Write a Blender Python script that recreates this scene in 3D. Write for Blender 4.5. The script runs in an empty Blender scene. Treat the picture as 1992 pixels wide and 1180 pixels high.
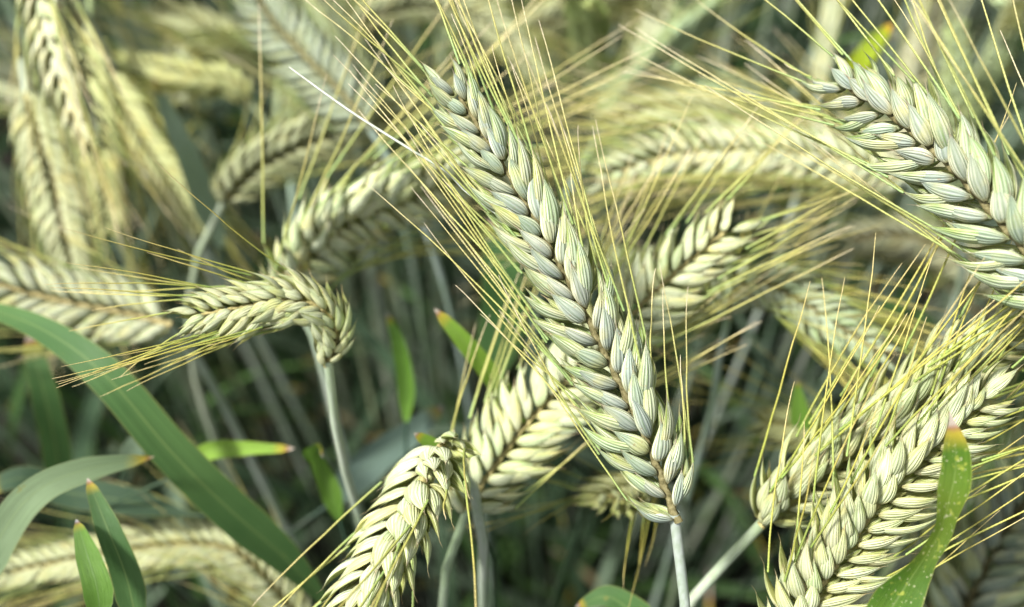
import bpy, math, random
from mathutils import Vector, Matrix

# ---------------------------------------------------------------- camera, world, sun, exposure
SC = bpy.context.scene
COL = SC.collection
RND = random.Random(11)
PW, PH = 1992.0, 1180.0
HFOV = math.radians(55)
PITCH = math.radians(56)
CAM = Vector((0, 0, 1.15))
FWD = Vector((0, math.cos(PITCH), -math.sin(PITCH)))
UP = Vector((0, math.sin(PITCH), math.cos(PITCH)))
RIGHT = Vector((1, 0, 0))
FPX = PW / 2 / math.tan(HFOV / 2)

cd = bpy.data.cameras.new('camera')
cam = bpy.data.objects.new('camera', cd)
COL.objects.link(cam)
cam.location = CAM
cam.rotation_euler = (math.pi / 2 - PITCH, 0, 0)
cd.sensor_width = 36
cd.lens = 18 / math.tan(HFOV / 2)
cd.clip_start = 0.01
cd.clip_end = 60
cd.dof.use_dof = True
cd.dof.focus_distance = 0.2
cd.dof.aperture_fstop = 7.8
SC.camera = cam

SUN_ELEV, SUN_AZ = math.radians(60), math.radians(-100)     # azimuth from +Y towards +X
w = bpy.data.worlds.new('World')
SC.world = w
w.use_nodes = True
nt = w.node_tree
nt.nodes.clear()
out = nt.nodes.new('ShaderNodeOutputWorld')
bg = nt.nodes.new('ShaderNodeBackground')
sky = nt.nodes.new('ShaderNodeTexSky')
sky.sky_type = 'NISHITA'
sky.sun_disc = False
sky.sun_elevation = SUN_ELEV
sky.sun_rotation = SUN_AZ
sky.dust_density = 3.0
bg.inputs['Strength'].default_value = 0.085
hz = nt.nodes.new('ShaderNodeHueSaturation')      # thin bright cloud: a paler sky
hz.inputs['Saturation'].default_value = 0.32
nt.links.new(sky.outputs[0], hz.inputs['Color'])
nt.links.new(hz.outputs[0], bg.inputs['Color'])
nt.links.new(bg.outputs[0], out.inputs['Surface'])

sl = bpy.data.lights.new('sun', 'SUN')
sl.energy = 3.8
sl.angle = math.radians(7)
sl.color = (1.0, 0.98, 0.95)
sun = bpy.data.objects.new('sun', sl)
COL.objects.link(sun)
sdir = Vector((math.sin(SUN_AZ) * math.cos(SUN_ELEV), math.cos(SUN_AZ) * math.cos(SUN_ELEV), math.sin(SUN_ELEV)))
sun.rotation_euler = sdir.to_track_quat('Z', 'Y').to_euler()
sun.location = (0, 0, 5)

SC.view_settings.view_transform = 'Standard'
SC.view_settings.look = 'None'
SC.view_settings.exposure = 0.96
SC.view_settings.gamma = 1
SC.view_settings.use_curve_mapping = False
SC.cycles.use_denoising = True
SC.cycles.max_bounces = 8
SC.cycles.transparent_max_bounces = 8


def at(px, py, d):
    """photo pixel + distance along the view axis -> point in the place"""
    return CAM + FWD * d + RIGHT * ((px - PW / 2) / FPX * d) + UP * ((PH / 2 - py) / FPX * d)


def px_of(p):
    q = p - CAM
    d = q.dot(FWD)
    if d <= 0.01:
        return None
    return (PW / 2 + q.dot(RIGHT) / d * FPX, PH / 2 - q.dot(UP) / d * FPX, d)


# ---------------------------------------------------------------- materials
class NT:
    def __init__(s, name):
        s.m = bpy.data.materials.new(name)
        s.m.use_nodes = True
        s.t = s.m.node_tree
        s.t.nodes.clear()

    def n(s, typ, **kw):
        o = s.t.nodes.new(typ)
        for k, v in kw.items():
            setattr(o, k, v)
        return o

    def l(s, a, b):
        s.t.links.new(a, b)

    def math(s, op, a, b=None, c=None, clamp=False):
        o = s.n('ShaderNodeMath', operation=op)
        o.use_clamp = clamp
        for i, v in enumerate((a, b, c)):
            if v is None:
                continue
            if isinstance(v, (int, float)):
                o.inputs[i].default_value = v
            else:
                s.l(v, o.inputs[i])
        return o.outputs[0]

    def ramp(s, fac, stops, interp='LINEAR'):
        o = s.n('ShaderNodeValToRGB')
        o.color_ramp.interpolation = interp
        e = o.color_ramp.elements
        while len(e) < len(stops):
            e.new(0.5)
        for i, (p, c) in enumerate(stops):
            e[i].position = p
            e[i].color = (c, c, c, 1) if isinstance(c, (int, float)) else tuple(c) + (1,)
        s.l(fac, o.inputs[0])
        return o.outputs[0]

    def mix(s, fac, a, b, mode='MIX'):
        o = s.n('ShaderNodeMix', data_type='RGBA', blend_type=mode)
        for i, v in ((0, fac), (6, a), (7, b)):
            if isinstance(v, (int, float)):
                o.inputs[i].default_value = v
            elif isinstance(v, tuple):
                o.inputs[i].default_value = v + (1,)
            else:
                s.l(v, o.inputs[i])
        return o.outputs[2]

    def noise(s, vec, scale, detail=3, rough=0.5):
        o = s.n('ShaderNodeTexNoise')
        o.inputs['Scale'].default_value = scale
        o.inputs['Detail'].default_value = detail
        o.inputs['Roughness'].default_value = rough
        if vec is not None:
            s.l(vec, o.inputs['Vector'])
        return o.outputs['Fac']

    def finish(s, col, rough=0.6, height=None, bump=0.3, dist=0.0002, transl=0.0, spec=0.3):
        oi = s.n('ShaderNodeObjectInfo')
        col = s.mix(1.0, col, oi.outputs['Color'], 'MULTIPLY')
        hsv = s.n('ShaderNodeHueSaturation')
        s.l(s.math('MULTIPLY_ADD', oi.outputs['Random'], 0.24, 0.88), hsv.inputs['Value'])
        s.l(col, hsv.inputs['Color'])
        col = hsv.outputs[0]
        p = s.n('ShaderNodeBsdfPrincipled')
        s.l(col, p.inputs['Base Color'])
        p.inputs['Roughness'].default_value = rough
        p.inputs['Specular IOR Level'].default_value = spec
        nrm = None
        if height is not None:
            b = s.n('ShaderNodeBump')
            b.inputs['Strength'].default_value = bump
            b.inputs['Distance'].default_value = dist
            s.l(height, b.inputs['Height'])
            s.l(b.outputs[0], p.inputs['Normal'])
            nrm = b.outputs[0]
        o = s.n('ShaderNodeOutputMaterial')
        if transl > 0:
            t = s.n('ShaderNodeBsdfTranslucent')
            s.l(col, t.inputs['Color'])
            if nrm:
                s.l(nrm, t.inputs['Normal'])
            m = s.n('ShaderNodeMixShader')
            m.inputs[0].default_value = transl
            s.l(p.outputs[0], m.inputs[1])
            s.l(t.outputs[0], m.inputs[2])
            s.l(m.outputs[0], o.inputs['Surface'])
        else:
            s.l(p.outputs[0], o.inputs['Surface'])
        return s.m

    def uv(s):
        u = s.n('ShaderNodeUVMap')
        sp = s.n('ShaderNodeSeparateXYZ')
        s.l(u.outputs[0], sp.inputs[0])
        return sp.outputs[0], sp.outputs[1]

    def objvec(s):
        """object coordinates shifted by the object's own random number"""
        tc = s.n('ShaderNodeTexCoord')
        oi = s.n('ShaderNodeObjectInfo')
        a = s.n('ShaderNodeVectorMath', operation='ADD')
        s.l(tc.outputs['Object'], a.inputs[0])
        s.l(oi.outputs['Random'], a.inputs[1])
        return a.outputs[0]


def husk_material(name, center, mid, edge, back, vein, veinfac, greenpatch):
    s = NT(name)
    u, v = s.uv()
    a = s.math('MULTIPLY', s.math('ABSOLUTE', s.math('SUBTRACT', u, 0.5)), 2.0)
    ov = s.objvec()
    big = s.noise(ov, 260, 3)
    wob = s.math('MULTIPLY_ADD', big, 0.10, -0.05)
    a2 = s.math('ADD', a, wob)
    col = s.ramp(a2, [(0.0, center), (0.16, center), (0.27, mid), (0.40, edge), (0.62, back)])
    # nerves and green streaks running from the base to the tip
    oi = s.n('ShaderNodeObjectInfo')

    def streak(ku, kv, detail, rough=0.55):
        cb = s.n('ShaderNodeCombineXYZ')
        s.l(s.math('MULTIPLY', u, ku), cb.inputs[0])
        s.l(s.math('MULTIPLY', v, kv), cb.inputs[1])
        s.l(s.math('MULTIPLY', oi.outputs['Random'], 77.0), cb.inputs[2])
        return s.noise(cb.outputs[0], 1.0, detail, rough)
    s1 = streak(42, 2.2, 3, 0.6)
    s2 = streak(14, 1.6, 2)
    st = s.math('SINE', s.math('ADD', s.math('MULTIPLY', u, 2 * math.pi * 17), s.math('MULTIPLY', s2, 6.0)))
    nerve = s.ramp(st, [(0.2, 0.0), (0.9, 1.0)])
    strip = s1
    nv = s.math('MULTIPLY', nerve, s.ramp(s1, [(0.36, 0.15), (0.6, 1.0)]))
    vm = s.ramp(v, [(0.0, 0.9), (0.12, 0.35), (0.35, 0.35), (0.60, 1.0), (0.85, 0.9), (0.95, 0.1)])
    am = s.ramp(a, [(0.05, 0.3), (0.25, 0.8), (0.42, 1.0)])
    gp = s.math('MULTIPLY', s.math('MULTIPLY', s.ramp(s2, [(0.44, 0.0), (0.55, 1.0)]), vm), am)
    col = s.mix(s.math('MULTIPLY', gp, greenpatch, clamp=True), col, (0.20, 0.29, 0.04))
    lite = s.math('MULTIPLY', s.ramp(streak(24, 1.4, 2), [(0.52, 0.0), (0.66, 0.7)]), s.ramp(a, [(0.1, 0.3), (0.3, 1.0)]))
    col = s.mix(lite, col, (0.80, 0.80, 0.68))
    col = s.mix(s.math('MULTIPLY', nv, veinfac, clamp=True), col, vein)
    # yellow flush in places
    yl = s.ramp(s.noise(ov, 120, 2), [(0.55, 0.0), (0.72, 0.5)])
    col = s.mix(yl, col, (0.62, 0.55, 0.20))
    # waxy bloom speckle
    sp = s.noise(ov, 5200, 2, 0.7)
    col = s.mix(s.ramp(sp, [(0.35, 0.30), (0.6, 0.0)]), col, (0.20, 0.25, 0.22))
    fr = s.noise(ov, 650, 3, 0.75)
    col = s.mix(s.ramp(fr, [(0.64, 0.0), (0.70, 0.6)]), col, (0.34, 0.22, 0.12))
    col = s.mix(s.ramp(v, [(0.80, 0.0), (0.93, 0.75)]), col, (0.62, 0.47, 0.33))
    col = s.mix(s.ramp(v, [(0.0, 0.75), (0.10, 0.0)]), col, (0.30, 0.27, 0.13))
    h = s.math('ADD', s.math('MULTIPLY', st, 0.5), s.math('MULTIPLY', strip, 0.8))
    return s.finish(col, 0.68, h, 0.8, 0.00018, 0.12, 0.22)


M_GLUME = husk_material('glume_wax', (0.31, 0.355, 0.33), (0.50, 0.53, 0.45), (0.76, 0.75, 0.60), (0.40, 0.45, 0.18),
                        (0.13, 0.19, 0.10), 0.85, 0.45)
M_LEMMA = husk_material('lemma_green', (0.43, 0.48, 0.38), (0.56, 0.58, 0.40), (0.66, 0.65, 0.42), (0.42, 0.46, 0.18),
                        (0.13, 0.22, 0.05), 0.85, 1.0)
# the same husks where an ear is one mesh: milder pattern
M_HUSK = husk_material('husk_cream', (0.53, 0.57, 0.44), (0.62, 0.64, 0.46), (0.64, 0.64, 0.40), (0.42, 0.44, 0.18),
                       (0.20, 0.29, 0.09), 0.7, 0.8)


def awn_material():
    s = NT('awn')
    u, v = s.uv()
    ov = s.objvec()
    nz = s.noise(ov, 90, 2)
    v2 = s.math('ADD', v, s.math('MULTIPLY_ADD', nz, 0.5, -0.25))
    col = s.ramp(v2, [(0.0, (0.26, 0.38, 0.15)), (0.18, (0.36, 0.40, 0.13)), (0.55, (0.48, 0.44, 0.16)),
                      (0.80, (0.62, 0.54, 0.30)), (0.97, (0.70, 0.60, 0.48))])
    fine = s.noise(ov, 1500, 2)
    col = s.mix(s.ramp(fine, [(0.4, 0.35), (0.6, 0.0)]), col, (0.16, 0.18, 0.05))
    return s.finish(col, 0.45, fine, 0.4, 0.0001, 0.15, 0.4)


M_AWN = awn_material()


def stem_material():
    s = NT('stem_wax')
    ov = s.objvec()
    mp = s.n('ShaderNodeMapping')
    s.l(ov, mp.inputs[0])
    mp.inputs['Scale'].default_value = (1, 1, 0.06)
    a = s.noise(mp.outputs[0], 900, 3)
    b = s.noise(ov, 25, 3)
    col = s.ramp(b, [(0.3, (0.22, 0.29, 0.20)), (0.5, (0.33, 0.39, 0.36)), (0.7, (0.42, 0.45, 0.45))])
    col = s.mix(s.ramp(a, [(0.35, 0.4), (0.6, 0.0)]), col, (0.20, 0.28, 0.16))
    return s.finish(col, 0.5, a, 0.3, 0.0002, 0.0, 0.35)


M_STEM = stem_material()


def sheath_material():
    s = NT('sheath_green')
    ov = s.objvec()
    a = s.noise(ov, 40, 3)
    col = s.ramp(a, [(0.35, (0.022, 0.045, 0.022)), (0.6, (0.04, 0.07, 0.035)), (0.75, (0.09, 0.10, 0.06))])  # sheath green, taken darker to deepen the shade in the gaps
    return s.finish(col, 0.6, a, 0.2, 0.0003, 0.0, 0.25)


M_SHEATH = sheath_material()


def rachis_material():
    s = NT('rachis')
    ov = s.objvec()
    a = s.noise(ov, 900, 4, 0.7)
    col = s.ramp(a, [(0.3, (0.06, 0.055, 0.025)), (0.5, (0.16, 0.14, 0.07)), (0.7, (0.28, 0.25, 0.14))])
    return s.finish(col, 0.8, a, 0.8, 0.0003, 0.0, 0.1)


M_RACHIS = rachis_material()


def leaf_material(name, base, light, wax=0.0, tipstart=0.93, spots=0.0):
    s = NT(name)
    u, v = s.uv()
    ov = s.objvec()
    a = s.math('MULTIPLY', s.math('ABSOLUTE', s.math('SUBTRACT', u, 0.5)), 2.0)
    big = s.noise(ov, 28, 3)
    col = s.ramp(big, [(0.32, base), (0.68, light)])
    st = s.math('SINE', s.math('MULTIPLY', u, 2 * math.pi * 22))
    col = s.mix(s.ramp(st, [(0.2, 0.0), (0.95, 0.42)]), col, tuple(min(1, c * 1.7 + 0.02) for c in base))
    col = s.mix(s.ramp(a, [(0.0, 0.55), (0.07, 0.0)]), col, (0.28, 0.38, 0.12))
    col = s.mix(s.ramp(a, [(0.93, 0.0), (1.0, 0.6)]), col, (0.42, 0.42, 0.12))
    if wax:
        col = s.mix(wax, col, (0.33, 0.42, 0.34))
    if spots:
        mp = s.n('ShaderNodeMapping')
        s.l(ov, mp.inputs[0])
        mp.inputs['Scale'].default_value = (1, 1, 0.5)
        sp = s.noise(mp.outputs[0], 800, 2, 0.6)
        rgn = s.ramp(s.noise(ov, 60, 2), [(0.4, 0.0), (0.65, 1.0)])
        col = s.mix(s.math('MULTIPLY', rgn, 0.3), col, (0.30, 0.36, 0.03))
        col = s.mix(s.ramp(sp, [(0.62, 0.0), (0.72, spots)]), col, (0.45, 0.50, 0.08))
        sp2 = s.noise(mp.outputs[0], 1700, 1, 0.5)
        col = s.mix(s.ramp(sp2, [(0.66, 0.0), (0.72, 0.8)]), col, (0.60, 0.60, 0.35))
    vt = s.math('ADD', v, s.math('MULTIPLY_ADD', s.noise(ov, 300, 2), 0.05, -0.025))
    t0 = tipstart
    col = s.mix(s.ramp(vt, [(t0 - 0.08, 0.0), (t0 - 0.01, 0.85)]), col, (0.55, 0.42, 0.04))
    col = s.mix(s.ramp(vt, [(t0 - 0.01, 0.0), (t0 + 0.015, 1.0)]), col, (0.42, 0.20, 0.10))
    col = s.mix(s.ramp(vt, [(t0 + 0.01, 0.0), (t0 + 0.03, 1.0)]), col, (0.62, 0.52, 0.44))
    cb = s.n('ShaderNodeCombineXYZ')
    s.l(s.math('MULTIPLY', u, 60), cb.inputs[0])
    s.l(s.math('MULTIPLY', v, 3), cb.inputs[1])
    vein = s.noise(cb.outputs[0], 1.0, 3, 0.6)
    col = s.mix(s.ramp(vein, [(0.35, 0.35), (0.5, 0.0)]), col, tuple(c * 0.45 for c in base))
    col = s.mix(s.ramp(vein, [(0.55, 0.0), (0.72, 0.3)]), col, tuple(min(1, c * 2.2) for c in light))
    fl = s.noise(ov, 260, 3, 0.7)
    col = s.mix(s.ramp(fl, [(0.68, 0.0), (0.74, 0.45)]), col, (0.30, 0.27, 0.06))
    fine = s.noise(ov, 1800, 2)
    h = s.math('ADD', vein, s.math('MULTIPLY', fine, 0.4))
    return s.finish(col, 0.5, h, 0.6, 0.0003, 0.3, 0.35)


M_LEAF = leaf_material('leaf_green', (0.055, 0.13, 0.035), (0.10, 0.19, 0.055), tipstart=0.955)
M_LEAF_DARK = leaf_material('leaf_deep', (0.025, 0.065, 0.024), (0.045, 0.10, 0.04), wax=0.10, tipstart=0.97)  # green darkened as well, adding to the shade between the stems
M_LEAF_WAX = leaf_material('leaf_bloom', (0.14, 0.23, 0.10), (0.22, 0.31, 0.17), wax=0.45, tipstart=0.965)
M_LEAF_FRESH = leaf_material('leaf_fresh', (0.16, 0.30, 0.03), (0.24, 0.38, 0.05), tipstart=0.95)
M_LEAF_DRY = leaf_material('leaf_dry', (0.22, 0.16, 0.08), (0.36, 0.29, 0.16), tipstart=0.9)
M_LEAF_SPOT = leaf_material('leaf_spotted', (0.045, 0.13, 0.010), (0.10, 0.20, 0.015), tipstart=0.93, spots=0.85)


def soil_material():
    s = NT('soil')
    tc = s.n('ShaderNodeTexCoord')
    a = s.noise(tc.outputs['Object'], 30, 8, 0.65)
    b = s.noise(tc.outputs['Object'], 4, 3)
    col = s.ramp(a, [(0.3, (0.010, 0.009, 0.007)), (0.55, (0.022, 0.019, 0.015)), (0.75, (0.05, 0.042, 0.032))])
    col = s.mix(s.ramp(b, [(0.4, 0.0), (0.7, 0.4)]), col, (0.03, 0.03, 0.018))
    return s.finish(col, 0.95, a, 1.0, 0.02, 0.0, 0.1)


M_SOIL = soil_material()


# ---------------------------------------------------------------- mesh helpers
class MB:
    """collects rings into one mesh with a uv per corner"""
    def __init__(s):
        s.v, s.f, s.uv, s.mi = [], [], [], []

    def grid(s, rows, uvs, M=None, closed=True, mi=0):
        b = len(s.v)
        nr = len(rows[0])
        for r in rows:
            for p in r:
                s.v.append(tuple(M @ Vector(p)) if M is not None else tuple(p))
        for i in range(len(rows) - 1):
            for j in range(nr if closed else nr - 1):
                k = (j + 1) % nr
                s.f.append((b + i * nr + j, b + i * nr + k, b + (i + 1) * nr + k, b + (i + 1) * nr + j))
                u0 = uvs[i][j]
                u1 = uvs[i][k] if k else (1.0, uvs[i][j][1])
                u2 = uvs[i + 1][k] if k else (1.0, uvs[i + 1][j][1])
                u3 = uvs[i + 1][j]
                s.uv.append((u0, u1, u2, u3))
                s.mi.append(mi)

    def add(s, part, M):
        b = len(s.v)
        s.v += [tuple(M @ Vector(p)) for p in part.v]
        s.f += [tuple(b + i for i in f) for f in part.f]
        s.uv += part.uv
        s.mi += part.mi

    def mesh(s, name, mats):
        me = bpy.data.meshes.new(name)
        me.from_pydata(s.v, [], s.f)
        lay = me.uv_layers.new(name='UVMap')
        flat = []
        for q in s.uv:
            for c in q:
                flat += [c[0], c[1]]
        lay.data.foreach_set('uv', flat)
        for m in (mats if isinstance(mats, (list, tuple)) else [mats]):
            me.materials.append(m)
        me.polygons.foreach_set('material_index', s.mi)
        me.polygons.foreach_set('use_smooth', [True] * len(me.polygons))
        me.update()
        return me


def obj(name, me, parent=None, color=None):
    o = bpy.data.objects.new(name, me)
    COL.objects.link(o)
    if parent:
        o.parent = parent
    if color:
        o.color = (*color, 1)
    return o


def tag(o, label=None, cat=None, group=None, kind=None):
    if label: o['label'] = label
    if cat: o['category'] = cat
    if group: o['group'] = group
    if kind: o['kind'] = kind
    return o


def husk(L, W, D, ns, nr, beak=0.0, keel=0.0, veins=0.0, bend=0.0, top=0.40, flare=0.0, side=0.0):
    """one husk: base at 0, along +Z, back facing +X, width along Y; closed boat shape"""
    m = MB()
    rows, uvs = [], []
    prof = []
    for i in range(ns + 1):
        v = i / ns
        # half width: quick swell, longest in the middle, long taper
        x = 0.03 + 0.97 * v
        k0 = top
        f = (x / k0) ** (k0 * 2.1) * ((1 - x) / (1 - k0)) ** ((1 - k0) * 2.1)
        f = max(f, 0.05)
        prof.append((v, f))
    for v, f in prof:
        row, ru = [], []
        z = v * L
        bx = bend * math.sin(math.pi * v * 0.9)
        by = side * math.sin(math.pi * v * 0.8)
        for j in range(nr):
            ph = -math.pi + 2 * math.pi * j / nr
            c, s_ = math.cos(ph), math.sin(ph)
            rx = D * f * (abs(c) ** 1.15) * (1 if c > 0 else -0.35)
            if keel:
                rx += keel * D * f * max(0, 1 - abs(ph) / 0.35)
            ry = W * f * (math.copysign(abs(s_) ** 0.9, s_))
            if veins and abs(ph) < 1.5:
                k = 1 + veins * math.cos(ph * 9)
                rx *= k
                ry *= k
            if flare and abs(abs(ph) - math.pi / 2) < 0.3:
                rx -= flare * D * f
            row.append((rx + bx, ry + by, z))
            ru.append((j / nr, v * 0.9))
        rows.append(row)
        uvs.append(ru)
    # beak
    bl = max(beak, L * 0.02)
    e = rows[-1]
    r1 = [((p[0] - bend * 0.3) * 0.3 + bend * 0.25 + bl * 0.05, p[1] * 0.3 + side * 0.15, L + bl) for p in e]
    rows.append(r1)
    uvs.append([(j / nr, 1.0) for j in range(nr)])
    m.grid(rows, uvs)
    return m


def awn_shape(L, r0, ns, nr, bx, by, serr=0.0, wav=0.0):
    m = MB()
    rows, uvs = [], []
    kx, ky, sx, sy, ax_, ay_ = [], [], 0, 0, 0, 0
    for i in range(ns + 1):
        if i % 14 == 7:
            sx, sy = RND.gauss(0, .018), RND.gauss(0, .018)
        ax_ += sx * L / ns
        ay_ += sy * L / ns
        kx.append(ax_)
        ky.append(ay_)
    for i in range(ns + 1):
        v = i / ns
        z = v * L
        cx = bx * L * v * v + wav * L * math.sin(v * 9.0) * v
        cy = by * L * v * v + wav * L * math.cos(v * 7.0) * v * 0.7
        r = r0 * (1 - v) ** 0.7 * 0.82 + r0 * 0.18
        if serr:
            cx += kx[i]
            cy += ky[i]
        if serr and i % 2:
            r *= 1 + serr
        if v == 1: r *= 0.3
        rows.append([(cx + r * math.cos(2 * math.pi * j / nr), cy + r * math.sin(2 * math.pi * j / nr), z) for j in range(nr)])
        uvs.append([(j / nr, v) for j in range(nr)])
    m.grid(rows, uvs)
    return m


mm = 0.001
# detailed husks: three variants of each so neighbours differ
GLS = ((11.0, 2.3, 0.8, 0.36, .3), (12.0, 2.1, 1.1, 0.41, -.6), (10.2, 2.4, 0.6, 0.32, .6), (11.6, 2.0, 1.3, 0.38, -.2), (10.8, 2.2, 0.4, 0.44, .1))
LES = ((14.0, 2.25, 1.0, 0.38, .5), (15.0, 2.1, 1.4, 0.42, -.7), (13.0, 2.45, 0.7, 0.34, .2), (14.4, 2.2, 1.7, 0.36, -1.0), (13.6, 2.0, 0.5, 0.45, .8))
GL = [husk(l * mm, w_ * mm, 1.0 * mm, 14, 18, 1.8 * mm, 0.28, 0.012, b * mm, t, 0.1, q * mm).mesh('glume', M_GLUME) for l, w_, b, t, q in GLS]
LE = [husk(l * mm, w_ * mm, 1.15 * mm, 14, 18, 2.0 * mm, 0.15, 0.015, b * mm, t, 0.1, q * mm).mesh('lemma', M_LEMMA) for l, w_, b, t, q in LES]
GL_SLIM = [husk(l * mm, w_ * .92 * mm, 0.9 * mm, 12, 14, 1.8 * mm, 0.25, 0.012, b * mm, t, 0.1, q * mm).mesh('glume', M_GLUME) for l, w_, b, t, q in GLS]
LE_SLIM = [husk(l * mm, w_ * .92 * mm, 1.0 * mm, 12, 14, 2.2 * mm, 0.15, 0.015, b * mm, t, 0.1, q * mm).mesh('lemma', M_LEMMA) for l, w_, b, t, q in LES]


def core_mb(ns=10, nr=12):
    m = MB()
    h = husk(12.0 * mm, 2.0 * mm, 1.4 * mm, ns, nr, 0.8 * mm, 0.1, 0.02, 0.6 * mm, 0.42)
    m.add(h, Matrix.Translation((1.6 * mm, 0, 4.0 * mm)))
    m.add(husk(6.0 * mm, 1.3 * mm, 1.2 * mm, 6, 8, 0, 0, 0, 0), Matrix.Translation((0.2 * mm, 0, -0.5 * mm)))
    return m


CORE = core_mb().mesh('spikelet', M_LEMMA)


def facing(x, y, z, ang, tilt):
    """husk turned to face ang (from +X towards +Y) and leaning that way by tilt"""
    return (Matrix.Translation((x * mm, y * mm, z * mm)) @ Matrix.Rotation(math.radians(ang), 4, 'Z')
            @ Matrix.Rotation(math.radians(tilt), 4, 'Y'))


def husk_slots():
    return [('glume', facing(0.3, 1.5, 0.0, 68, 11)), ('glume', facing(0.3, -1.5, 0.0, -68, 11)),
            ('lemma', facing(1.2, 1.2, 2.2, 46, 13)), ('lemma', facing(1.2, -1.2, 1.8, -46, 13))]


SLOTS = husk_slots()


def merged_spikelet(ns, nr, mats=None):
    m = MB()
    for nm, F in SLOTS:
        L, W_, D = (11.0, 1.95, 1.1) if nm == 'glume' else (13.6, 2.0, 1.2)
        m.add(husk(L * mm, W_ * mm, D * mm, ns, nr, 1.2 * mm, 0.1, 0, 0.8 * mm), F)
    m.add(husk(12.0 * mm, 2.0 * mm, 1.4 * mm, ns, nr, 0.8 * mm, 0.0, 0, 0.6 * mm), Matrix.Translation((1.6 * mm, 0, 4.0 * mm)))
    return m


SPIK_MID = merged_spikelet(7, 8).mesh('spikelet', M_HUSK)
SPIK_FAR = merged_spikelet(5, 6)

AW_HI = [awn_shape(50 * mm, 0.25 * mm, 110, 5, RND.uniform(-.07, .07), RND.uniform(-.07, .07), 0.38,
                   RND.uniform(0, .004)).mesh('awn', M_AWN) for _ in range(8)]
AW_LO_MB = [awn_shape(50 * mm, 0.24 * mm, 9, 4, RND.uniform(-.10, .10), RND.uniform(-.10, .10), 0, 0.003) for _ in range(6)]
AW_LO = [a.mesh('awn', M_AWN) for a in AW_LO_MB]
AW_FAR_MB = [awn_shape(50 * mm, 0.20 * mm, 5, 3, RND.uniform(-.10, .10), RND.uniform(-.10, .10)) for _ in range(5)]


# ---------------------------------------------------------------- curves
def spline(pts, n):
    """Catmull-Rom through the points, n samples evenly spaced by length"""
    P = [pts[0] * 2 - pts[1]] + list(pts) + [pts[-1] * 2 - pts[-2]]
    raw = []
    for i in range(1, len(P) - 2):
        for k in range(24):
            t = k / 24
            a, b, c, d = P[i - 1], P[i], P[i + 1], P[i + 2]
            raw.append(0.5 * ((2 * b) + (c - a) * t + (2 * a - 5 * b + 4 * c - d) * t * t + (3 * b - a - 3 * c + d) * t ** 3))
    raw.append(pts[-1].copy())
    L = [0]
    for i in range(1, len(raw)):
        L.append(L[-1] + (raw[i] - raw[i - 1]).length)
    res, j = [], 0
    for i in range(n):
        s = L[-1] * i / (n - 1)
        while j < len(L) - 2 and L[j + 1] < s:
            j += 1
        f = (s - L[j]) / max(1e-9, L[j + 1] - L[j])
        res.append(raw[j].lerp(raw[j + 1], min(1, max(0, f))))
    return res, L[-1]


def tangents(p):
    return [((p[min(i + 1, len(p) - 1)] - p[max(i - 1, 0)]).normalized()) for i in range(len(p))]


def tube(pts, radii, nr=8, zig=0.0):
    m = MB()
    T = tangents(pts)
    ref = Vector((0.3, 1, 0.2)).normalized()
    rows, uvs = [], []
    for i, (p, t) in enumerate(zip(pts, T)):
        a = t.cross(ref)
        if a.length < 0.05:
            a = t.cross(Vector((1, 0, 0)))
        a.normalize()
        b = t.cross(a)
        r = radii[i] if isinstance(radii, list) else radii
        q = p + a * (zig * (1 if i % 2 else -1))
        rows.append([q + a * (r * math.cos(2 * math.pi * j / nr)) + b * (r * math.sin(2 * math.pi * j / nr)) for j in range(nr)])
        uvs.append([(j / nr, i / max(1, len(pts) - 1)) for j in range(nr)])
    m.grid(rows, uvs)
    return m


def ribbon(pts, widths, normals, fold=0.15, nc=6, wave=0.0, rnd=None):
    """leaf blade: pts along the middle, half widths, normals (face direction)"""
    m = MB()
    T = tangents(pts)
    rows, uvs = [], []
    ph = rnd.uniform(0, 6) if rnd else 0
    for i, (p, t) in enumerate(zip(pts, T)):
        n = (normals[i] - t * normals[i].dot(t)).normalized()
        s = t.cross(n).normalized()
        row, ru = [], []
        for j in range(nc + 1):
            x = -1 + 2 * j / nc
            q = p + s * (x * widths[i]) + n * (abs(x) ** 1.3 * fold * widths[i])
            if wave:
                q = q + n * (wave * widths[i] * x * math.sin(ph + i * 0.55))
            row.append(q)
            ru.append((j / nc, i / (len(pts) - 1)))
        rows.append(row)
        uvs.append(ru)
    m.grid(rows, uvs, closed=False)
    return m


def frame_at(P, T, roll):
    V = (CAM - P).normalized()
    W = T.cross(V)
    W = W.normalized() if W.length > 0.05 else T.cross(Vector((0, 0, 1))).normalized()
    N = W.cross(T).normalized()
    R = Matrix.Rotation(math.radians(roll), 3, T)
    return R @ W, R @ N


def mat_from(X, Y, Z, loc, sc=1.0):
    return Matrix(((X.x * sc, Y.x * sc, Z.x * sc, loc.x), (X.y * sc, Y.y * sc, Z.y * sc, loc.y),
                   (X.z * sc, Y.z * sc, Z.z * sc, loc.z), (0, 0, 0, 1)))


def drop_stem(p, d, ground_shift, curl=0.05, n=26):
    """stem path from the ear base p (heading d) down to the ground"""
    c1 = p + d * (curl * 5)
    c1.z = max(c1.z, p.z - 0.09)
    g = Vector((p.x + d.x * curl * 3.5 + ground_shift[0], p.y + d.y * curl * 3.5 + ground_shift[1], 0.0))
    c2 = Vector((p.x + d.x * curl * 4.5, p.y + d.y * curl * 4.5, p.z - 0.16))
    pts = []
    for k in range(n + 1):
        t = (k / n) ** 1.6
        u_ = 1 - t
        pts.append(p * u_ ** 3 + c1 * (3 * u_ * u_ * t) + c2 * (3 * u_ * t * t) + g * t ** 3)
    return pts


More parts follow.
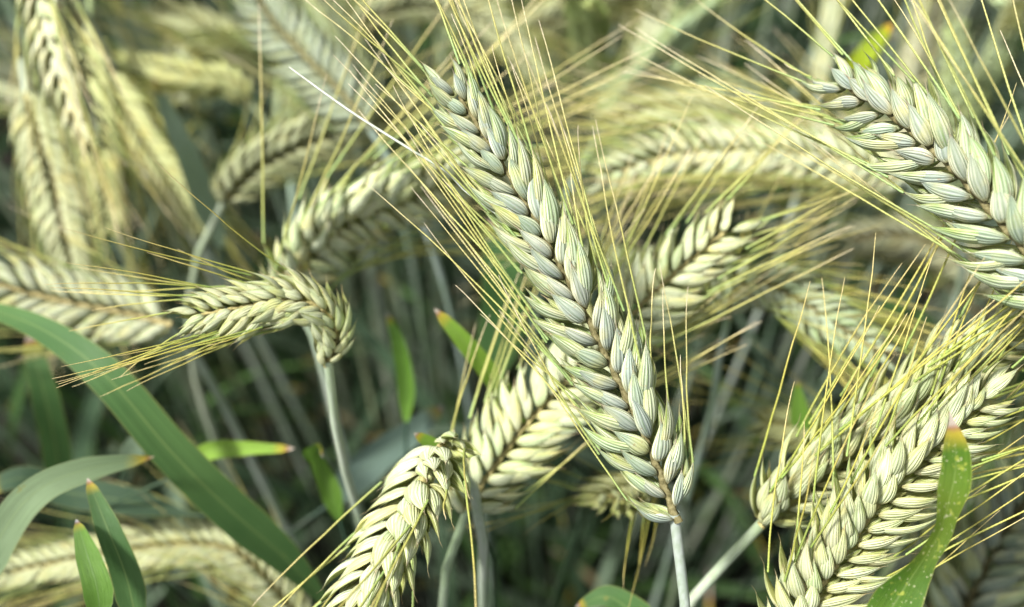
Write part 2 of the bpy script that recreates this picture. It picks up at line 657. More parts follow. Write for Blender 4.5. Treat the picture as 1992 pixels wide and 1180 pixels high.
def ear_things(points, scale=1.0, roll=0, tl=34, tr=28, color=(1, 1, 1), detail=0, awnlen=1.0, awntilt=13, awnspread=12,
               n=None, stem=None, seed=0, label='', group=None, gap=4.4, tgrad=0.35, fan=1.0, awn_every=1.0, awn_from=0.0, awncol=None, tipshrink=0.62, cream=False, slim=None,
               shift=None):
    """one cereal plant: stem, rachis and spikelets (> glumes, lemmas, awns).  points run from the ear's base to its tip"""
    slim = cream if slim is None else slim
    r = random.Random(seed * 7 + 3)
    P3 = [at(*q) for q in points]
    samp, Ltot = spline(P3, 60)
    root = bpy.data.objects.new('cereal_plant', None)
    root.empty_display_size = 0.02
    COL.objects.link(root)
    tag(root, label, 'cereal plant', group)
    T = tangents(samp)
    # stem
    if stem:
        sp = [samp[0] + T[0] * 0.002] + [at(*q) for q in stem]
        last = sp[-1]
        prev = sp[-2]
        sh = shift or (r.uniform(-.03, .03), r.uniform(-.03, .03))
        dn = (last - prev).normalized()
        g = Vector((last.x + sh[0] + dn.x * 0.05, last.y + sh[1] + dn.y * 0.05, 0))
        sp += [last.lerp(g, 0.25) + dn * 0.01, last.lerp(g, 0.6), g]
    else:
        sh = shift or (r.uniform(-.05, .05), r.uniform(-.05, .05))
        sp = drop_stem(samp[0] + T[0] * 0.002, -T[0], sh, 0.014 * scale)
    base = sp[-1].copy()
    root.location = base
    inv = Matrix.Translation(-base)
    ss, _ = spline(sp, 44)
    m = tube([inv @ p for p in ss], [1.3 * mm * max(scale, .85) * (1 + 0.8 * i / 43) for i in range(44)], 10)
    obj('stem', m.mesh('stem', M_STEM), root, color)
    # rachis
    nsp = n or max(10, int(Ltot / (gap * mm * scale) * 2))
    rp, _ = spline(P3, nsp + 2)
    m = tube([inv @ p for p in rp[:nsp]], [1.1 * mm * scale * (1 - 0.5 * i / (nsp + 1)) for i in range(nsp)], 8, 0.45 * mm * scale)
    obj('rachis', m.mesh('rachis', M_RACHIS), root, tuple(c * (1.8 if cream or detail else 1.0) for c in color))
    rT = tangents(rp)
    husk_id = 0
    acol = awncol or color
    if detail:
        awn_every *= 0.42
    for k in range(nsp):
        t = (k + 0.5) / nsp
        P, Tn = rp[k].lerp(rp[k + 1], 0.45), rT[k + 1]
        if k < nsp - 1:
            Tn = (Tn + rT[min(k + 4, nsp)] * 1.2).normalized()
        W, N = frame_at(P, Tn, roll)
        side = 1 if k % 2 else -1
        last = k == nsp - 1
        s = scale * (0.74 + 0.26 * min(1, t / 0.12)) * (1 - (1 - tipshrink) * max(0, (t - 0.6) / 0.4) ** 1.3) * r.uniform(0.95, 1.05)
        th = math.radians(0.86 * (tr if side > 0 else tl) * (1 - tgrad * t) + r.gauss(0, 4))
        if t < awn_from:
            th *= 0.5
        if last:
            th = math.radians(3)
        o_ = W * side
        A = (Tn * math.cos(th) + o_ * math.sin(th)).normalized()
        A = (A + N * r.uniform(-0.05, 0.05)).normalized()
        X = (o_ - A * o_.dot(A)).normalized()
        Y = A.cross(X)
        Mw = mat_from(X, Y, A, P + o_ * 0.7 * mm * scale, s)
        if detail == 0:
            so = obj('spikelet', CORE, root, color)
        else:
            so = obj('spikelet', SPIK_MID, root, color)
        so.matrix_basis = inv @ Mw
        if cream:
            so.material_slots[0].link = 'OBJECT'
            so.material_slots[0].material = M_HUSK
        if detail == 0:
            for nm, F in SLOTS:
                tn = r.choice(((1, 1, 1), (1, 1, 1), (1.04, 1.01, .92), (.93, .99, .88), (1.05, 1.0, .97), (.96, .98, 1.0)))
                h = obj(nm, r.choice((GL_SLIM if slim else GL) if nm == 'glume' else (LE_SLIM if slim else LE)), so, tuple(a * b for a, b in zip(color, tn)))
                if cream:
                    h.material_slots[0].link = 'OBJECT'
                    h.material_slots[0].material = M_HUSK
                J = (Matrix.Rotation(math.radians(r.uniform(-10, 10)), 4, 'Z') @ Matrix.Rotation(math.radians(r.gauss(0, 4)), 4, 'X') @ Matrix.Rotation(math.radians(r.gauss(0, 3)), 4, 'Y')
                     @ Matrix.Scale(r.uniform(0.93, 1.07), 4))
                h.matrix_basis = F @ J
        # awns from the two outer husks, sometimes from the inner one
        Mi = Mw.inverted()
        tips = [(SLOTS[2][1] @ Vector((0.6 * mm, 0, 13.4 * mm)), 1, 1.0), (SLOTS[3][1] @ Vector((0.6 * mm, 0, 13.4 * mm)), -1, 1.0),
                (Vector((1.9 * mm, 0, 15.8 * mm)), 0, 0.55)]
        for q, sy, lf in tips:
            if t < awn_from or r.random() > awn_every * (1 if sy else 0.45):
                continue
            tp = Mw @ q
            a = math.radians(awntilt * (1 - 0.3 * t) + r.gauss(0, 4) + (4 if not sy else 0))
            b = math.radians(sy * awnspread * fan + r.gauss(0, 5))
            Yo = Mw.to_3x3() @ Vector((0, 1, 0))
            Yo.normalize()
            D_ = (Tn * math.cos(a) + o_ * math.sin(a) + Yo * math.sin(b)).normalized()
            D_ = (D_ * 0.8 + A * 0.2).normalized()
            ax = D_.cross(Yo).normalized()
            ay = D_.cross(ax)
            L = scale * awnlen * lf * r.uniform(0.82, 1.12) * (0.75 + 0.35 * math.sin(math.pi * min(1, t * 0.9 + 0.1)))
            if r.random() < 0.08:
                L *= r.uniform(0.3, 0.7)
            am = r.choice(AW_HI if detail == 0 else AW_LO)
            ao = obj('awn', am, so, acol)
            rot = Matrix.Rotation(r.uniform(0, 6.28), 4, 'Z')
            S = Matrix.Diagonal((scale, scale, L, 1))
            ao.matrix_basis = Mi @ mat_from(ax, ay, D_, tp - D_ * 0.8 * mm) @ rot @ S
    return root


# ---------------------------------------------------------------- the setting
def build_soil():
    m = MB()
    n, sz = 60, 8.0
    r = random.Random(5)
    rows, uvs = [], []
    for i in range(n + 1):
        row, ru = [], []
        for j in range(n + 1):
            x = (j / n - 0.5) * 2
            y = (i / n - 0.5) * 2
            x = math.copysign(abs(x) ** 2, x) * sz
            y = math.copysign(abs(y) ** 2, y) * sz
            row.append((x, y, r.uniform(-0.012, 0.008)))
            ru.append((j / n, i / n))
        rows.append(row)
        uvs.append(ru)
    m.grid(rows, uvs, closed=False)
    o = obj('soil', m.mesh('soil', M_SOIL))
    tag(o, 'dark bare soil under the standing crop', None, None, 'structure')


build_soil()
exec_marker = 0

# ---------------------------------------------------------------- the ears one can single out
WARM = (1.12, 1.08, 0.84)
YEL = (1.15, 1.10, 0.70)
PALE = (1.22, 1.18, 1.06)
SUNNY = (1.15, 1.12, 0.90)
COOL = (1.12, 1.12, 1.02)
GREEN = (0.82, 0.95, 0.75)
E = ear_things
sharp = E([(1318, 1015, .200), (1262, 865, .200), (1203, 740, .200), (1120, 575, .200), (1045, 435, .200), (958, 288, .201), (868, 150, .202)],
  0.86, 0, 40, 22, (1.2, 1.2, 1.08), 0, 1.12, 12, 11, None, [(1328, 1060, .2015), (1333, 1115, .2045), (1331, 1180, .210), (1322, 1260, .2200)], 1,
  'large pale blue-green ear in sharp focus, slanting across the middle of the picture', tgrad=0.6, gap=5.7, awn_every=0.7)
# one dry, bleached awn lies across the fan, broken off short
dry = [at(562, 130, .196), at(680, 215, .197), at(790, 285, .198), at(870, 335, .199), at(905, 372, .2), at(985, 430, .2)]
dp, _ = spline([p - sharp.location for p in dry], 30)
obj('awn', tube(dp, [0.16 * mm + 0.12 * mm * math.sin(math.pi * min(1, i / 24)) for i in range(30)], 6).mesh('awn', M_STEM), sharp, (1.6, 1.45, 1.3))
E([(2130, 640, .180), (2030, 525, .184), (1945, 430, .188), (1850, 325, .194), (1740, 230, .202), (1615, 150, .212)],
  0.86, -18, 36, 30, (1.2, 1.2, 1.1), 0, 1.45, 14, 14, None, None, 2,
  'thick blue-grey ear entering at the right edge with long awns fanning up and left', awn_every=0.85, gap=6.2)
E([(902, 1005, .246), (945, 930, .246), (1045, 800, .248), (1160, 685, .250), (1265, 575, .250), (1365, 485, .250), (1440, 430, .249)],
  0.92, 6, 46, 42, (1.35, 1.33, 1.12), 0, 0.95, 15, 14, None, [(880, 1090, .25), (862, 1200, .255)], 3,
  'pale green ear crossing behind the sharp middle ear from lower left to upper right', awn_every=0.55, cream=True)
E([(560, 575, .275), (590, 500, .275), (660, 430, .28), (760, 390, .285), (870, 345, .285), (1010, 320, .29)],
  1.0, 50, 64, 68, (1.5, 1.46, 1.3), 0, 1.25, 16, 14, None, [(600, 640, .285), (640, 760, .30)], 4,
  'bright cream ear arching just above the curled ear and passing behind the sharp one', awn_every=0.6, cream=True, slim=False)
E([(632, 712, .230), (655, 655, .226), (625, 600, .222), (560, 585, .219), (470, 597, .216), (365, 617, .214)],
  0.66, 15, 32, 30, (1.35, 1.32, 1.08), 0, 1.05, 14, 22, None, [(650, 780, .24), (685, 960, .27)], 5,
  'small curled ear hooked over to the left with yellow awns bristling from its tip', awn_every=0.65, cream=True, awncol=YEL, awn_from=0.4)
E([(335, 632, .30), (250, 610, .30), (140, 590, .295), (20, 560, .29), (-90, 530, .285)],
  1.05, 5, 34, 34, PALE, 1, 0.9, 12, 10, None, [(420, 760, .34)], 6,
  'cream ear lying level at the left edge above the broad green leaf')
E([(55, -110, .31), (80, -20, .31), (105, 80, .31), (140, 180, .315), (185, 285, .32)],
  1.0, 60, 30, 30, (1.38, 1.30, 1.18), 0, 0.8, 10, 10, 22, None, 7,
  'pinkish white ear hanging down from the top left corner', cream=True)
E([(170, 60, .40), (180, 180, .40), (205, 320, .40), (215, 450, .41)], 1.1, 30, 30, 30, YEL, 1, 0.9, 10, 10, None, None, 8,
  'yellowish ear hanging straight down beside the pinkish white one')
E([(50, 180, .36), (85, 290, .36), (120, 420, .36), (150, 560, .36)], 0.95, 10, 30, 30, WARM, 1, 0.9, 10, 10, None, None, 9,
  'long pale ear hanging at far left with its tip above the level ear')
E([(215, 140, .40), (265, 240, .40), (330, 340, .40), (395, 450, .41)], 0.95, 30, 30, 30, YEL, 1, 0.9, 10, 10, None, None, 10,
  'yellow-green ear slanting down to the right past the blue-green leaf')
E([(490, 200, .42), (455, 160, .42), (395, 155, .42), (310, 140, .42), (230, 120, .42)], 0.95, 50, 30, 30, YEL, 1, 0.9, 10, 10, None, None, 11,
  'yellowish ear bent level in the upper left with a drooping right end')
E([(510, 130, .45), (450, 80, .45), (380, 50, .45), (300, 20, .45)], 1.0, 40, 30, 30, WARM, 1, 0.9, 10, 10, None, None, 12,
  'cream ear slanting up left near the top edge behind the bent level ear')
E([(400, 40, .46), (360, 60, .46), (345, 120, .46), (350, 200, .46)], 1.0, 40, 30, 30, PALE, 1, 0.9, 10, 10, None, None, 13,
  'short pale ear curling over in the gap of the upper left')
E([(720, 250, .33), (660, 175, .33), (585, 100, .33), (520, 25, .33), (480, -60, .33)], 0.9, 0, 44, 44, (.82, .86, .82), 1, 0.9, 12, 10, None, None, 14,
  'grey-white ear with its dark central line showing, at the top left of the awn fan')
E([(560, 300, .42), (555, 240, .42), (562, 170, .42), (575, 100, .42)], 1.15, 90, 30, 30, (0.92, 1, 0.85), 1, 0.7, 10, 10, None, None, 15,
  'blurred pale green ear standing upright left of the long awns')
E([(430, 400, .35), (475, 335, .35), (570, 280, .35), (690, 240, .355), (840, 200, .36)], 1.0, 25, 32, 36, WARM, 1, 1.0, 12, 12, None,
  None, 16, 'cream ear arching over the dark hollow at upper left centre')
E([(690, 40, .44), (790, 5, .44), (900, 15, .44), (990, 70, .44), (1050, 150, .44)], 0.95, 30, 30, 30, WARM, 1, 0.9, 12, 10, None, None, 17,
  'pale ear arched along the top edge behind the long awns')
E([(985, 75, .46), (1060, 40, .46), (1150, -5, .46), (1230, -50, .46)], 0.95, 30, 30, 30, WARM, 1, 0.9, 12, 10, None, None, 18,
  'pale yellow ear rising to the right at the top edge')
E([(1760, 350, .33), (1620, 312, .325), (1470, 300, .32), (1310, 305, .315), (1165, 350, .31)], 1.0, 35, 36, 52, (1.4, 1.36, 1.2), 0, 0.95, 12, 12, None,
  None, 19, 'cream ear lying level just right of the sharp ear with white pointed husks', cream=True)
E([(1880, 330, .38), (1760, 290, .38), (1620, 265, .38), (1500, 270, .38)], 0.95, 35, 30, 36, (1.12, 1.0, 0.9), 1, 0.9, 12, 10, None, None, 20,
  'pinkish cream ear lying level behind the awns of the right-hand ear')
E([(1160, 270, .40), (1215, 190, .40), (1290, 100, .40), (1385, 15, .40)], 0.95, 45, 22, 22, GREEN, 1, 1.0, 12, 12, None, None, 21,
  'green ear rising steeply to the upper right beyond the sharp ear')
E([(1430, 170, .42), (1340, 155, .42), (1250, 165, .42), (1160, 190, .42)], 0.95, 40, 30, 34, GREEN, 1, 0.9, 12, 12, None, None, 22,
  'greenish ear lying level in the upper right centre, above another like it')
E([(1470, 245, .39), (1370, 215, .39), (1270, 215, .39), (1180, 245, .385)], 0.95, 40, 30, 34, WARM, 1, 0.9, 12, 12, None, None, 23,
  'pale green ear lying level directly above the cream ear with white pointed husks')
E([(1418, 620, .285), (1425, 570, .282), (1475, 545, .278), (1560, 588, .274), (1640, 640, .27), (1722, 692, .268)],
  0.70, -5, 34, 36, (0.95, 1, 0.88), 0, 0.95, 14, 16, None, [(1400, 690, .30), (1370, 850, .33)], 24,
  'small green ear drooping to the lower right below the right-hand ear', cream=True, awncol=YEL)
E([(1478, 1022, .224), (1560, 942, .222), (1660, 868, .220), (1760, 800, .218), (1880, 705, .216), (2010, 615, .214)],
  1.0, 55, 48, 46, (1.28, 1.25, 1.0), 0, 1.05, 18, 18, None, [(1440, 1060, .235), (1380, 1130, .245), (1330, 1200, .26)], 25,
  'thick pale ear rising from its grey stem at lower right to the right edge', awn_every=0.6, cream=True, awncol=YEL)
E([(1530, 1290, .205), (1570, 1180, .205), (1650, 1060, .204), (1730, 950, .203), (1830, 850, .203), (1930, 760, .204)],
  0.88, 42, 48, 48, (1.35, 1.32, 1.08), 0, 1.0, 20, 18, None, None, 26,
  'plump cream-green ear at the bottom right, behind the spotted leaf', awn_every=0.5, cream=True, awncol=YEL)
E([(1850, 1260, .30), (1905, 1130, .30), (1970, 1010, .30), (2060, 890, .30)], 1.2, 0, 48, 48, (0.42, 0.45, 0.38), 0, 0.9, 16, 12, None, None, 27,  # dark tint paints in the shade low in the crop
  'blue-grey ear, darkened as if in shade, low in the bottom right corner with a dark central line')
E([(1690, 880, .31), (1620, 845, .31), (1550, 830, .31), (1480, 822, .31)], 0.7, 20, 32, 32, YEL, 1, 1.2, 14, 16, None, None, 28,
  'small yellowish ear lying level left of the thick pale ear')
E([(868, 862, .222), (838, 900, .217), (800, 985, .212), (745, 1090, .207), (690, 1195, .203), (650, 1290, .20)],
  1.0, 68, 62, 60, (1.35, 1.32, 1.12), 0, 0.95, 24, 18, None, [(885, 905, .228), (925, 960, .24), (940, 1100, .26)], 29,
  'plump cream ear drooping out of the bottom edge with awns trailing to the left', slim=False, cream=True, awncol=WARM, gap=3.9, awn_every=0.5)
E([(600, 1230, .31), (535, 1150, .31), (460, 1075, .31), (360, 1060, .31), (230, 1075, .31), (110, 1095, .31), (0, 1120, .31)],
  0.80, 20, 34, 36, WARM, 1, 1.0, 12, 12, None, None, 30,
  'pale ear arched low across the bottom left corner behind two leaf tips')
E([(1262, 945, .275), (1225, 955, .268), (1190, 965, .262), (1165, 975, .258)], 0.75, 60, 44, 44, WARM, 1, 0.9, 30, 25, None, None, 31,
  'small ear peeping out left of the sharp ear near its foot, awns spraying downward', awncol=YEL)
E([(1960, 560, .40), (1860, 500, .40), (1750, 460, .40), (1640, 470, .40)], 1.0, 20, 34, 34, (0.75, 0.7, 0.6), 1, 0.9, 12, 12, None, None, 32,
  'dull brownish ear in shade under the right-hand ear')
E([(1590, 190, .40), (1600, 120, .40), (1615, 40, .40), (1625, -20, .40)], 0.95, 90, 26, 26, PALE, 1, 0.9, 10, 10, None, None, 33,
  'blurred whitish ear standing upright at the top right behind long awns')
E([(1750, 230, .42), (1775, 150, .42), (1800, 70, .42), (1810, -10, .42)], 1.0, 60, 30, 30, (1.1, 1, 0.9), 1, 0.9, 10, 10, None, None, 34,
  'blurred pinkish ear upright at the top right beside the yellow leaf tip')
E([(150, 230, .43), (80, 190, .43), (0, 160, .43), (-80, 150, .43)], 1.05, 40, 34, 34, PALE, 1, 0.9, 10, 10, None, None, 35,
  'blurred cream ear at the left edge behind the pinkish white one')
E([(720, 220, .43), (685, 130, .43), (640, 40, .43), (600, -40, .43)], 1.1, 60, 30, 30, (0.98, 1.02, 0.85), 1, 0.9, 10, 10, None, None, 36,
  'blurred pale green ear running beside the grey-white ear with the dark line')


# ---------------------------------------------------------------- leaves one can single out
def shoot(points, widths, mat, label, twist=None, fold=0.15, color=(1, 1, 1), wave=0.0, seed=0, ground=None, drop=True, cat='leaf'):
    """a leafy shoot: points (px, py, distance) run from the leaf's foot to its tip, widths in photo pixels"""
    r = random.Random(seed + 50)
    P3 = [at(*q) for q in points]
    n = 40
    pts, L = spline(P3, n)
    k = len(points) - 1
    ws, ns_ = [], []
    for i in range(n):
        f = i / (n - 1) * k
        a = min(int(f), k - 1)
        wpx = widths[a] + (widths[a + 1] - widths[a]) * (f - a)
        d = points[a][2] + (points[a + 1][2] - points[a][2]) * (f - a)
        hw = wpx * d / FPX / 2
        if i < 9:
            hw *= 0.3 + 0.7 * (i / 9) ** 0.8
        if i > n - 4:
            hw *= max(0.04, ((n - 1 - i) / 3)) ** 0.6
        ws.append(hw)
    T = tangents(pts)
    for i in range(n):
        f = i / (n - 1) * k
        a = min(int(f), k - 1)
        tw = 0
        if twist:
            tw = twist[a] + (twist[a + 1] - twist[a]) * (f - a)
        ns_.append(Matrix.Rotation(math.radians(tw), 3, T[i]) @ (CAM - pts[i]).normalized())
    p0 = pts[0]
    g = Vector((p0.x + r.uniform(-.04, .04), p0.y + r.uniform(-.04, .04), 0)) if not ground else Vector(ground)
    root = bpy.data.objects.new('leafy_shoot', None)
    root.empty_display_size = 0.02
    COL.objects.link(root)
    root.location = g
    tag(root, label, cat)
    inv = Matrix.Translation(-g)
    m = ribbon([inv @ p for p in pts], ws, ns_, fold, 6, wave, r)
    obj('leaf', m.mesh('leaf', mat), root, color)
    st, _ = spline([p0, p0 - T[0] * 0.03, p0.lerp(g, 0.35), g], 24)
    m = tube([inv @ p for p in st], [max(0.5 * mm, min(ws[0] * 0.5, 1.2 * mm)) + 0.8 * mm * i / 23 for i in range(24)], 8)
    obj('stem', m.mesh('stem', M_SHEATH), root, color)
    return root


shoot([(640, 1180, .30), (560, 1090, .285), (440, 985, .27), (330, 875, .26), (210, 735, .255), (100, 650, .26), (-10, 605, .27), (-120, 590, .29)],
      [46, 78, 82, 80, 72, 50, 34, 20], M_LEAF, 'broad dark green leaf arching from the left edge down to the bottom centre-left',
      [10, 12, 15, 15, 10, 20, 40, 50], 0.12)
shoot([(120, 980, .33), (110, 880, .32), (85, 760, .31), (55, 650, .31)], [40, 55, 52, 30], M_LEAF, 'upright green leaf beneath the arching leaf near the left edge',
      [20, 15, 10, 0], 0.1)
shoot([(-60, 1180, .24), (0, 1045, .235), (65, 960, .235), (160, 915, .24), (300, 888, .25)], [70, 68, 66, 52, 14], M_LEAF_WAX,
      'pale grey-green leaf curving up from the bottom left corner over other leaves', [0, 10, 15, 20, 30], 0.1, (1.35, 1.35, 1.1))
shoot([(360, 1000, .30), (250, 975, .295), (120, 955, .29), (40, 930, .285), (-40, 960, .28)], [40, 60, 66, 60, 30], M_LEAF_DARK,
      'dark green leaf lying level behind the pale grey-green one', [30, 25, 20, 30, 40], 0.1)
shoot([(270, 1230, .225), (245, 1120, .225), (210, 1030, .225), (170, 930, .23)], [60, 56, 46, 14], M_LEAF, 'upright green leaf with an orange tip crossing the low arched ear',
      [0, 5, 10, 10], 0.2)
shoot([(195, 1230, .215), (190, 1150, .215), (170, 1080, .217), (148, 1010, .22)], [30, 56, 44, 12], M_LEAF_FRESH, 'short upright leaf with a white tip near the bottom left corner',
      [10, 10, 5, 0], 0.2, (0.7, 0.8, 1))
shoot([(330, 930, .29), (400, 880, .285), (470, 872, .28), (530, 872, .275), (572, 872, .275)], [25, 34, 36, 24, 14], M_LEAF_FRESH,
      'small light green leaf pointing right with a withered whitish tip', [0, 0, 0, 0, 0], 0.3)
shoot([(660, 1010, .29), (640, 950, .285), (615, 900, .28), (600, 878, .275), (622, 868, .27), (628, 890, .268)], [40, 42, 40, 34, 30, 16], M_LEAF_FRESH,
      'small green leaf with a curled over orange tip', [0, 0, 20, 40, 60, 80], 0.2, (0.75, 0.85, 1))
shoot([(1040, 830, .27), (985, 770, .262), (940, 710, .256), (895, 655, .252), (845, 600, .25)], [30, 38, 40, 36, 16], M_LEAF_FRESH,
      'bright green leaf tip with a withered white point left of the sharp ear', [0, 5, 5, 0, 0], 0.25)
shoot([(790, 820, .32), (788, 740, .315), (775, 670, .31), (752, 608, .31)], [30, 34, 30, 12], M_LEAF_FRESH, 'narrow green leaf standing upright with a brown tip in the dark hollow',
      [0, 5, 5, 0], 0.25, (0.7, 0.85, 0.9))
shoot([(1690, 1260, .186), (1742, 1170, .184), (1792, 1095, .182), (1826, 1040, .181), (1843, 985, .18), (1858, 920, .179), (1858, 862, .178), (1848, 800, .178)],
      [118, 110, 80, 52, 52, 62, 50, 5], M_LEAF_SPOT, 'twisted bright green leaf speckled with yellow and a dry pink-white tip, at lower right',
      [10, 12, 25, 50, 48, 20, 5, 0], 0.25, wave=0.06)
shoot([(430, 480, .37), (400, 390, .36), (360, 290, .35), (325, 215, .35), (298, 150, .345)], [46, 56, 46, 34, 12], M_LEAF_WAX,
      'blue-green leaf standing between the yellow-green ear and the arched cream ear', [10, 10, 5, 0, 0], 0.15)
shoot([(1640, 170, .40), (1670, 125, .39), (1700, 85, .385), (1735, 45, .38)], [44, 44, 36, 12], M_LEAF_FRESH, 'yellow-green leaf tip between the two upright ears at the top right',
      [0, 0, 0, 0], 0.15, (1.7, 1.3, 0.5))
shoot([(900, 950, .245), (880, 905, .24), (845, 868, .236), (805, 842, .233)], [24, 34, 34, 14], M_LEAF_FRESH, 'short green leaf tip just behind the foot of the drooping cream ear',
      [0, 5, 5, 0], 0.3, (0.9, 0.95, 0.9))
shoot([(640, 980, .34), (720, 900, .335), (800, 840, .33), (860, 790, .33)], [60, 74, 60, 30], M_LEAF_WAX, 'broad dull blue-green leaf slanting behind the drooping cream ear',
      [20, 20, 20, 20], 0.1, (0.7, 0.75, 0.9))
shoot([(1560, 850, .31), (1555, 800, .305), (1550, 740, .30)], [40, 36, 10], M_LEAF_FRESH, 'small blurred green leaf tip between the awns at right centre', [0, 0, 0], 0.2, (0.8, 0.9, 1))
shoot([(1270, 1230, .25), (1230, 1190, .25), (1180, 1160, .25), (1120, 1180, .25)], [70, 60, 40, 10], M_LEAF, 'green leaf just showing at the bottom edge left of the sharp ear',
      [0, 0, 10, 10], 0.2)
shoot([(250, 900, .31), (262, 870, .305), (275, 855, .30), (292, 845, .30)], [40, 44, 40, 12], M_LEAF_WAX, 'stubby pale leaf tip peeping past the broad arching leaf', [0, 0, 0, 0], 0.2)
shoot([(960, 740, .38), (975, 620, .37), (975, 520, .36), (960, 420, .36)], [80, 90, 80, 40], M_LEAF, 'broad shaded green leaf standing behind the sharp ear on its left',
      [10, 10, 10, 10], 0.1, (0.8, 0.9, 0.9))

# ---------------------------------------------------------------- the rest of the crop
def far_ear_meshes(seed):
    """a whole plant's ear as one mesh, nodding; base at 0, first heading +Z"""
    r = random.Random(seed)
    nod = r.uniform(0.4, 2.0)
    pts, p, a = [], Vector((0, 0, 0)), 0.1
    n = 30
    for k in range(n + 1):
        pts.append(p.copy())
        p = p + Vector((math.sin(a), 0, math.cos(a))) * 0.0031
        a += nod / n
    T = tangents(pts)
    hm, am = MB(), MB()
    Yv = Vector((0, 1, 0))
    tw = r.uniform(0, math.pi)
    for k in range(n):
        t = k / n
        Tn = T[k]
        W = Matrix.Rotation(tw, 3, Tn) @ Yv
        o_ = W * (1 if k % 2 else -1)
        th = math.radians(32 * (1 - 0.3 * t) + r.uniform(-4, 4))
        A = Tn * math.cos(th) + o_ * math.sin(th)
        X = (o_ - A * o_.dot(A)).normalized()
        Y = A.cross(X)
        s = (0.75 + 0.25 * min(1, t / .12)) * (1 - 0.35 * max(0, (t - .6) / .4))
        Mw = mat_from(X, Y, A, pts[k], s)
        hm.add(SPIK_FAR, Mw)
        for q in range(1 if k % 2 == 0 else 0):
            q = (q + k) % 2
            D_ = (Tn + o_ * r.uniform(.1, .35) + Y * (0.22 * (1 if q else -1) + r.gauss(0, .07))).normalized()
            ax = D_.cross(Y).normalized()
            am.add(r.choice(AW_FAR_MB), mat_from(ax, D_.cross(ax), D_, Mw @ Vector((.002, 0, .011)))
                   @ Matrix.Diagonal((1, 1, r.uniform(.8, 1.1), 1)))
    return hm.mesh('ear', M_HUSK), am.mesh('awns', M_AWN)


FAR = [far_ear_meshes(s) for s in range(7)]
CULM, CULM_MB, BLADE_MB = [], [], []
for s in range(5):
    r = random.Random(s + 90)
    pts, _ = spline([Vector((0, 0, 0)), Vector((r.uniform(-.015, .015), r.uniform(-.015, .015), .35)),
                     Vector((r.uniform(-.02, .02), r.uniform(-.02, .02), .7)), Vector((0, 0, 1))], 20)
    CULM_MB.append(tube(pts, [2.5 * mm - 1.2 * mm * i / 19 for i in range(20)], 7))
    CULM.append(CULM_MB[-1].mesh('stem', M_STEM))


def blade_mesh(seed, mat):
    r = random.Random(seed)
    L = r.uniform(.16, .27)
    a, p, pts = r.uniform(.25, .6), Vector((0, 0, 0)), []
    n = 18
    bend = r.uniform(.6, 2.2)
    for i in range(n):
        pts.append(p.copy())
        p = p + Vector((math.sin(a), 0, math.cos(a))) * (L / n)
        a += bend / n * (i / n) * 2
    T = tangents(pts)
    tw = r.uniform(-1.6, 1.6)
    ns_ = [Matrix.Rotation(tw * i / n, 3, T[i]) @ Vector((-T[i].z, 0, T[i].x)) for i in range(n)]
    W_ = r.uniform(4.5, 6.5) * mm
    ws = [W_ * min(1, .5 + i / n * 2.5) * (max(0.03, 1 - (i / (n - 1)) ** 2.2)) for i in range(n)]
    BLADE_MB.append(ribbon(pts, ws, ns_, 0.2, 4, 0.05, r))
    return BLADE_MB[-1].mesh('leaf', mat)


BLADES = [blade_mesh(s, [M_LEAF_DARK, M_LEAF, M_LEAF_WAX, M_LEAF_DARK][s % 4]) for s in range(14)]


def filler(x, y, h, ear, r, lean=None):
    root = bpy.data.objects.new('cereal_plant' if ear else 'leafy_shoot', None)
    root.empty_display_size = 0.02
    COL.objects.link(root)
    root.location = (x, y, 0)
    if lean is None:
        lean = r.uniform(0, .10)
    az = r.uniform(0, 6.28)
    root.rotation_euler = (lean * math.cos(az), lean * math.sin(az), r.uniform(0, 6.28))
    tint = r.choice([(1.3, 1.3, 1.05), (1.35, 1.28, .98), (1.2, 1.27, 1.05), (1.45, 1.4, 1.25), (1.1, 1.2, .95)])
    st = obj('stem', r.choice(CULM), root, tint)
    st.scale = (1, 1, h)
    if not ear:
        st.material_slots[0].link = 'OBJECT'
        st.material_slots[0].material = M_SHEATH
    if ear:
        e, a = r.choice(FAR)
        rz = r.uniform(0, 6.28)
        for nm, me in (('ear', e), ('awns', a)):
            o = obj(nm, me, root, tint)
            o.location = (0, 0, h)
            o.rotation_euler = (0, 0, rz)
            if nm == 'awns':
                tag(o, kind='stuff')
    for k in range(r.choice((2, 3)) if not ear else r.choice((1, 2))):
        lf = obj('leaf', r.choice(BLADES), root, (r.uniform(.55, .95),) * 3)  # darker tints put the shade of the gaps into the leaves
        lf.location = (0, 0, h * (r.uniform(.45, .8) if ear else r.uniform(.45, .98)))
        lf.rotation_euler = (0, 0, r.uniform(0, 6.28))
    if ear:
        tag(root, 'pale nodding ear far back in the crop, out of focus', 'cereal plant', 'out of focus ears in the crop behind')
    else:
        tag(root, 'shaded green leaves and grey stem low in the crop', 'leafy shoot', 'leafy shoots low in the crop')
    return root


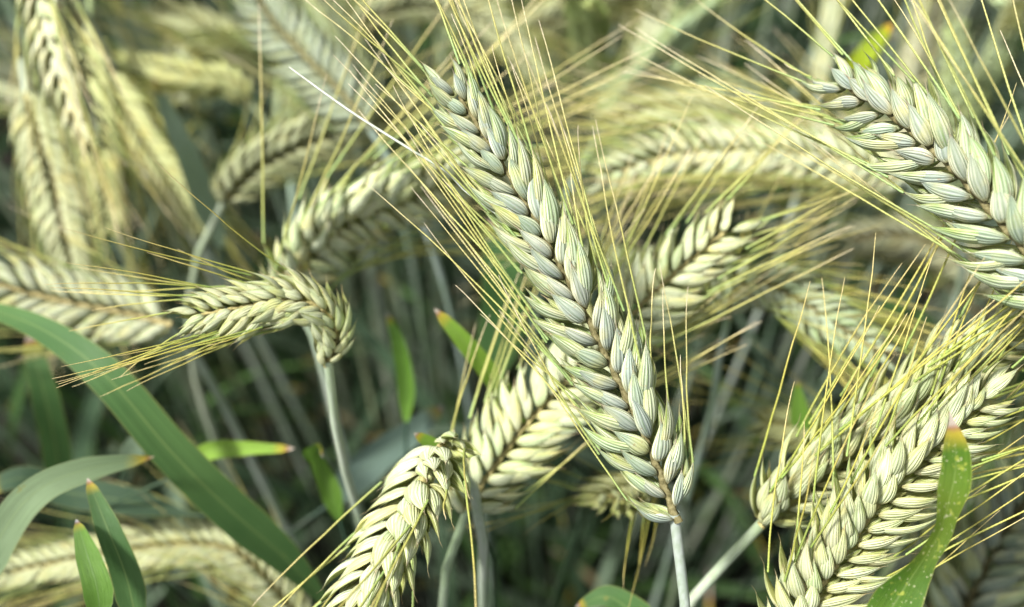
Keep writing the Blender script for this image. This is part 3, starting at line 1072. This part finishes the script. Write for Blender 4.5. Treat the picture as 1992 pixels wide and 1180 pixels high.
def build_fillers():
    r = random.Random(77)
    placed, tries = 0, 0
    while placed < 295 and tries < 9000:            # plants with ears
        tries += 1
        if placed < 262:
            x, y = r.uniform(-.42, .42), r.uniform(.28, .78)
        else:
            x, y = r.uniform(-.9, .9), r.uniform(-.35, 1.6)
        h = r.uniform(.78, .90)
        c = px_of(Vector((x, y, h + .05)))
        if c and -250 < c[0] < PW + 250 and c[1] < PH + 300:
            if c[1] > 330 or c[2] < .41:
                continue
        filler(x, y, h, True, r)
        placed += 1
    placed, tries = 0, 0
    while placed < 280 and tries < 6000:            # leafy shoots
        tries += 1
        x, y = r.uniform(-.5, .5), r.uniform(-.15, .85)
        h = r.uniform(.42, .72)
        c = px_of(Vector((x, y, h + .1)))
        if c and c[2] < .36:
            continue
        filler(x, y, h, False, r)
        placed += 1


build_fillers()


def build_undergrowth():
    """the dense mass of lower stems and leaves that nobody could count, one object"""
    r = random.Random(31)
    big = MB()
    for i in range(620):
        x, y = r.uniform(-.9, .9), r.uniform(-.6, 1.5)
        c = px_of(Vector((x, y, .75)))
        seen = c and -100 < c[0] < PW + 100 and -100 < c[1] < PH + 400
        h = r.uniform(.30, .60) if seen or math.hypot(x, y) < .3 else r.uniform(.6, .85)
        if not seen and y < 0.1:
            h = min(h, .80)
        base = (Matrix.Translation((x, y, 0)) @ Matrix.Rotation(r.uniform(0, .12), 4, Vector((r.gauss(0, 1), r.gauss(0, 1), 0)).normalized())
                @ Matrix.Rotation(r.uniform(0, 6.28), 4, 'Z'))
        cu = r.choice(CULM_MB)
        cu.mi = [0] * len(cu.f)
        big.add(cu, base @ Matrix.Diagonal((1, 1, h, 1)))
        for k in range(3):
            b = r.choice(BLADE_MB)
            b.mi = [r.choice((1, 1, 1, 2, 2, 3))] * len(b.f)
            big.add(b, base @ Matrix.Translation((0, 0, h * r.uniform(.4, .95))) @ Matrix.Rotation(r.uniform(0, 6.28), 4, 'Z'))
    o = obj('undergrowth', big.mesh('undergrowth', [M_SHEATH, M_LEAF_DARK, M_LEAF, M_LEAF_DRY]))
    tag(o, 'dark tangle of leaves and lower stems deep in the crop', None, None, 'stuff')


build_undergrowth()
